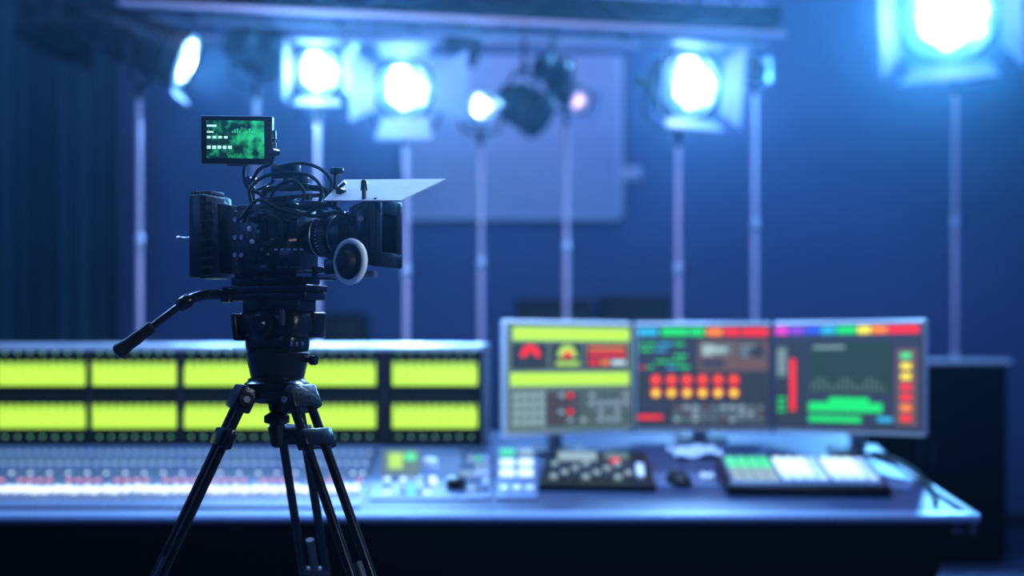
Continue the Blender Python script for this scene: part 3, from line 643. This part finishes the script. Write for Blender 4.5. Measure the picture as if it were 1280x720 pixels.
mb.build('battery_vents', 'rubber', bt)
MB().box(*cbx(245, 280, 240, 246, .05, .002)).build('battery_latch', 'dgrey', bt)
MB().cyl(c(240, 298, 0), c(222, 298, 0), .004, seg=10).lathe(c(226, 298, 0), (-1, 0, 0), [(0, .006), (.01, .006)], 10).build('rear_rod', 'grey', cam)
MB().box(*cbx(281, 303, 256, 344, .115, .004)).build('battery_plate', 'blackm', cam)
body = MB().box(*cbx(290, 398, 264, 345, .125, .008)).box(*cbx(296, 392, 257, 268, .10, .004)).build('camera_body', 'black', cam)
fy = -.0625
mb = MB().box(c(322, 300, fy-.003), (.05, .008, .10), .003).box(c(362, 322, fy-.002), (.06, .006, .045), .002).box(c(360, 284, fy-.003), (.055, .008, .04), .003).box(c(322, 272, fy-.008), (.04, .02, .02), .004).box(c(334, 336, fy-.006), (.03, .02, .018), .003)
mb.build('side_cover', 'blackm', body)
MB().box(c(361, 283, fy-.0085), (.04, .002, .024)).build('info_display', 'screenoff', body)
for (px, py, r_, m_) in ((313, 286, .007, 'silver'), (324, 290, .004, 'grey'), (316, 302, .006, 'silver'), (328, 312, .004, 'dgrey'), (318, 326, .006, 'blackm'), (341, 300, .003, 'grey'), (350, 330, .005, 'blackm'), (336, 318, .003, 'grey')):
    MB().lathe(c(px, py, fy-.006), (0, -1, 0), [(0, r_), (.005, r_*.9), (.006, r_*.5)], 14).build('side_button', m_, body)
for i in range(5): MB().box(c(345+i*8, 312, fy-.006), (.009, .003, .005), .001).build('side_key', 'grey', body)
for i in range(4): MB().box(c(348+i*9, 334, fy-.006), (.011, .003, .004), .001).build('side_key', 'dgrey', body)
MB().box(c(366, 300, fy-.005), (.020, .003, .005)).build('tally_label', 'e_brown', body)
for i in range(6): MB().lathe(c(296+(i % 2)*8, 275+(i//2)*22, fy+.004), (0, -1, 0), [(0, .006), (.008, .006), (.008, .004)], 12).build('connector_port', 'grey', body)
for y in (-.03, .03): MB().cyl(c(300, 343, y), c(470, 343, y), .0075).build('support_rod', 'grey', cam)
MB().box(*cbx(392, 418, 334, 350, .09, .003)).build('rod_bracket', 'blackm', cam)
# lens
lz = 297; l0 = c(388, lz, 0); dx = Vector((1, 0, 0))
ln = MB().lathe(l0, dx, [(-.01, .030), (0, .040), (.018, .042), (.02, .046), (.035, .046), (.037, .042), (.05, .042), (.052, .05), (.07, .05), (.072, .045), (.088, .046), (.095, .054), (.115, .056), (.117, .05)], 36).build('lens', 'black', cam)
mb = MB()
for k in range(48):
    a = 2*math.pi*k/48; mb.box(l0+Vector((.061, math.cos(a)*.0505, math.sin(a)*.0505)), (.012, .003, .003))
mb.build('focus_gear', 'dgrey', ln)
MB().torus(l0+Vector((.03, 0, 0)), dx, .0463, .0012).torus(l0+Vector((.08, 0, 0)), dx, .0458, .001).build('lens_rings', 'silver', ln)
mb = MB()
for k in range(12): mb.box(l0+Vector((.043, -.0425*math.cos(k*.2-1), .0425*math.sin(k*.2-1))), (.006, .0012, .0025))
mb.build('lens_scale', 'white', ln)
# matte box
mxb = c(470, 294, 0).x; mz = c(470, 293).z
hd = MB(); x0 = mxb-.030; x1 = mxb+.034; hb = .060; hf = .074; wb = .048; wf = .052
for (sg) in (-1, 1):
    hd.plate([(x0, sg*wb, mz-hb), (x1, sg*wf, mz-hf), (x1, sg*wf, mz+hf), (x0, sg*wb, mz+hb)], .005)
    hd.plate([(x0, -wb, mz+sg*hb), (x1, -wf, mz+sg*hf), (x1, wf, mz+sg*hf), (x0, wb, mz+sg*hb)], .005)
hd.box((x0-.004, 0, mz+hb*.82), (.012, wb*2, hb*.4), .002).box((x0-.004, 0, mz-hb*.85), (.012, wb*2, hb*.3), .002)
for sg in (-1, 1): hd.box((x0-.004, sg*wb*.88, mz), (.012, wb*.25, hb*2), .002); hd.box((x1, sg*wf*.80, mz), (.006, wf*.44, hf*2), .002); hd.box((x1, 0, mz+sg*hf*.80), (.006, wf*2, hf*.44), .002)
mtb = hd.build('matte_box', 'black', cam)
MB().box((x0+.012, 0, mz), (.012, .10, .12), .002).box((x0+.03, -.054, mz), (.03, .008, .10), .002).build('filter_tray', 'blackm', mtb)
MB().lathe((x0+.02, 0, mz), dx, [(0, .038), (.003, .03), (.004, 0)], 28).build('front_glass', 'glass', mtb)
MB().plate([c(404, 251, -.06), c(500, 251, -.06), c(557, 224, .07), c(430, 225, .07)], .0025).build('top_flag', 'flag', mtb)
MB().cyl(c(455, 256, -.05), c(455, 226, -.05), .005).lathe(c(455, 238, -.05), (0, 0, 1), [(0, .008), (.02, .007), (.024, .004)], 12).build('flag_hinge', 'black', mtb)
for zz in (.03, -.035): MB().cyl((x0+.03, -.054, mz+zz), (x0+.03, -.064, mz+zz), .006, seg=12).build('side_thumb_screw', 'grey', mtb)
# follow focus
ff = MB().box(c(425, 334, -.055), (.05, .06, .035), .006).cyl(c(424, 334, -.07), c(430, 330, -.10), .014).lathe(c(424, 320, -.02), (0, -1, 0), [(0, .018), (.012, .018)], 24).build('follow_focus', 'blackm', cam)
wr = Matrix.Rotation(R(12), 4, 'Z'); wn = (wr.inverted() @ Vector((0, -1, 0)))
wc = c(438, 327, -.115)
MB().torus(wc, wn, .0440, .0072, seg=56, ms=12, flat=1.0).build('focus_wheel_ring', 'white', ff)
MB().lathe(wc-wn*.014, wn, [(0, .02), (.008, .039), (.020, .039), (.022, .034), (.022, .026), (.030, .022), (.038, .022), (.040, .016)], 36).build('focus_knob', 'rubber', ff)
MB().cyl(wc+wn*.024+Vector((.012, 0, .006)), wc+wn*.027+Vector((.012, 0, .006)), .004, seg=10).build('knob_mark', 'silver', ff)
# top handle + brackets
hn = MB().tube([c(330, 258), c(330, 243), c(338, 236), c(370, 234), c(402, 236), c(410, 243), c(411, 257)], .008, sub=5).box(c(370, 235), (.085, .024, .018), .008).build('top_handle', 'black', cam)
MB().box(c(370, 246, 0), (.15, .02, .008), .002).build('handle_rail', 'dgrey', hn)
mb = MB().cyl(c(418, 262, .01), c(420, 214, .01), .005).box(c(421, 214, .01), (.03, .02, .018), .006).cyl(c(405, 250, .01), c(432, 228, .01), .004).lathe(c(428, 240, -.01), (0, -1, 0), [(0, .01), (.014, .009)], 14)
mb.build('accessory_arm', 'blackm', cam)
MB().box(*cbx(338, 377, 206, 224, .03, .004, y=.02)).cyl(c(357, 222, .02), c(357, 236, .02), .006).build('wireless_receiver', 'black', cam)
mb = MB().box(c(392, 258, -.03), (.05, .05, .02), .004).lathe(c(402, 268, -.055), (0, -1, 0), [(0, .011), (.01, .01)], 14).lathe(c(386, 250, -.03), (0, 0, 1), [(0, .008), (.012, .007)], 14).box(c(350, 252, -.01), (.06, .05, .02), .004).box(c(376, 226, .0), (.03, .03, .03), .005)
mb.build('focus_motor', 'black', cam)
for k, (pts, r_) in enumerate([
    ([(306, 206, .0), (305, 222, .0), (311, 236, -.01), (326, 243, -.02), (338, 258, -.03)], .0042),
    ([(318, 262, -.03), (312, 238, -.03), (328, 222, -.02), (356, 216, -.02), (388, 220, -.02), (402, 238, -.03), (396, 262, -.03)], .0042),
    ([(336, 262, -.04), (344, 236, -.04), (366, 226, -.04), (380, 240, -.04), (374, 262, -.04)], .004),
    ([(300, 275, -.065), (322, 250, -.07), (350, 262, -.075), (380, 268, -.07), (402, 256, -.06), (424, 262, -.05), (440, 282, -.05)], .0042),
    ([(350, 208, .0), (378, 204, .0), (402, 212, .0), (414, 228, .0), (410, 250, -.01)], .004),
    ([(362, 262, -.05), (392, 270, -.065), (426, 266, -.06), (446, 284, -.055), (436, 306, -.06), (425, 318, -.06)], .0045),
    ([(298, 318, -.065), (294, 336, -.075), (308, 350, -.07), (330, 346, -.07)], .0035),
    ([(322, 286, -.075), (336, 270, -.085), (352, 280, -.085), (344, 300, -.08), (330, 306, -.075)], .0035),
    ([(344, 205, .02), (340, 228, .03), (318, 240, .03), (310, 262, .0)], .004)]):
    MB().tube([c(*p) for p in pts], r_).build('cable', 'rubber', cam)
# field monitor
fm = MB().box((0, 0, 0), (90*s, .024, 61*s), .006).build('field_monitor', 'black', cam)
fm.location = c(297, 175.5, -.02); fm.rotation_euler = (R(3), 0, PH+R(4))
MB().box((-.004, -.0125, .001), (72*s, .002, 47*s)).build('monitor_screen', 'e_mon', fm)
g = MB()
def mg(x0, x1, y0, y1, i): g.m(i).box((((x0+x1)/2-297)*s, -.0142, (175.5-(y0+y1)/2)*s), ((x1-x0)*s, .0012, (y1-y0)*s))
r2 = random.Random(5)
for i in range(12):
    x = 288+i*3; hgt = 1+6*abs(math.sin(i*.6))*r2.random(); mg(x, x+1.6, 168-hgt, 167, 0)
mg(260, 272, 157, 159.5, 1); mg(260, 268, 165, 167, 1)
for i in range(4): mg(260+i*7, 264.5+i*7, 171, 174, 1)
for i in range(5): mg(260+i*6.5, 264.5+i*6.5, 183, 187, 1)
g.build('screen_graphics', ['e_mong', 'e_monw'], fm)
MB().box((.0, -.004, -.0585), (.05, .012, .006), .002).box((.088, 0, .0), (.006, .018, .05), .002).build('monitor_bezel_clips', 'dgrey', fm)
mb = MB().cyl(c(339, 196, -.02), c(344, 186, -.02), .005).lathe(c(343, 190, -.02), (0, -1, 0), [(-.01, .0085), (.012, .0085)], 14).tube([c(343, 190, -.02), c(338, 204, -.02), c(324, 212, -.01), c(314, 228, 0)], .0045).lathe(c(343, 178, -.02), (0, 0, 1), [(0, .006), (.008, .006)], 12).cyl(c(314, 226, 0), c(318, 258, 0), .006).lathe(c(314, 226, 0), (0, -1, 0), [(-.012, .010), (.014, .010)], 14)
mb.build('articulating_arm', 'blackm', cam)

# ------------------------------------------------------------------ lights
def area(loc, target, sx, sy, e, col):
    l = bpy.data.lights.new('unseen_wash', 'AREA'); l.shape = 'RECTANGLE'; l.size = sx; l.size_y = sy; l.energy = e; l.color = col
    o = bpy.data.objects.new('unseen_wash', l); C.objects.link(o); o.location = loc
    o.rotation_euler = (Vector(target)-Vector(loc)).to_track_quat('-Z', 'Y').to_euler(); return o
area((2.1, 8.6, 4.3), (2.1, 11.3, 2.2), 2.2, .4, 25, (.12, .26, .92))
area((.1, 9.9, 4.3), (.1, 11.3, 2.6), 1.4, .3, 8, (.34, .46, 1))  # unseen light added to brighten the wall screen
area((-1.8, 8.6, 4.3), (-1.6, 11.3, 2.0), 2.6, .4, 2.5, (.10, .24, .9))
area((-4.6, 9.3, 3.8), (-4.4, 11, 2.2), .4, .8, 8, (.03, .5, .9))
area((-.3, 6.3, 4.3), (-.3, 5.6, .8), 4.5, .8, 74, (.20, .40, 1))
area((-.2, 3.9, 4.3), (-.3, 5.9, .9), 4., .6, 66, (.28, .48, 1))  # unseen front light added to lift console surface and bezels
area((0, 7.2, 3.9), (0.2, 9.2, 1.6), 3.4, .3, 14, (1, .66, .85))  # unseen pinkish accent added to brighten the stand tubes
area((.7, 5.2, 3.4), (-.4, 3.35, 1.5), 1.2, .4, 140, (.34, .58, 1))  # unseen rim light added behind the tripod, from the right
area((-2.2, 5.0, 3.2), (-.6, 3.35, 1.5), .6, .6, 60, (.26, .52, 1))  # second unseen rim light added, from the left
area((-3.6, 2.4, 2.8), (-.6, 3.35, 1.5), 1.2, 1.2, 10, (.20, .40, 1))  # weak unseen fill added on the camera's left
area((1.6, 1.6, 2.2), (-.4, 3.35, 1.55), .7, .7, 28, (.72, .88, 1))  # unseen front light added to bring out camera and focus ring
w = bpy.data.worlds.new('world'); bpy.context.scene.world = w; w.use_nodes = True
w.node_tree.nodes['Background'].inputs[0].default_value = (.02, .05, .15, 1); w.node_tree.nodes['Background'].inputs[1].default_value = .3
# thin haze added in place of lens bloom, strongly forward scattering so lamps glow
vs = w.node_tree.nodes.new('ShaderNodeVolumeScatter'); vs.inputs['Density'].default_value = .0052; vs.inputs['Anisotropy'].default_value = .9; vs.inputs['Color'].default_value = (.38, .72, 1, 1)
w.node_tree.links.new(vs.outputs[0], w.node_tree.nodes['World Output'].inputs['Volume'])

# ------------------------------------------------------------------ camera
cd = bpy.data.cameras.new('view'); co = bpy.data.objects.new('view', cd); C.objects.link(co)
co.location = (0, 0, EYE); co.rotation_euler = (R(90), 0, 0); cd.lens = 50; cd.sensor_width = 36; cd.shift_y = (HZ-360)/1280
cd.dof.use_dof = True; cd.dof.focus_distance = 3.28; cd.dof.aperture_fstop = 1.1; cd.clip_start = .05
bpy.context.scene.camera = co
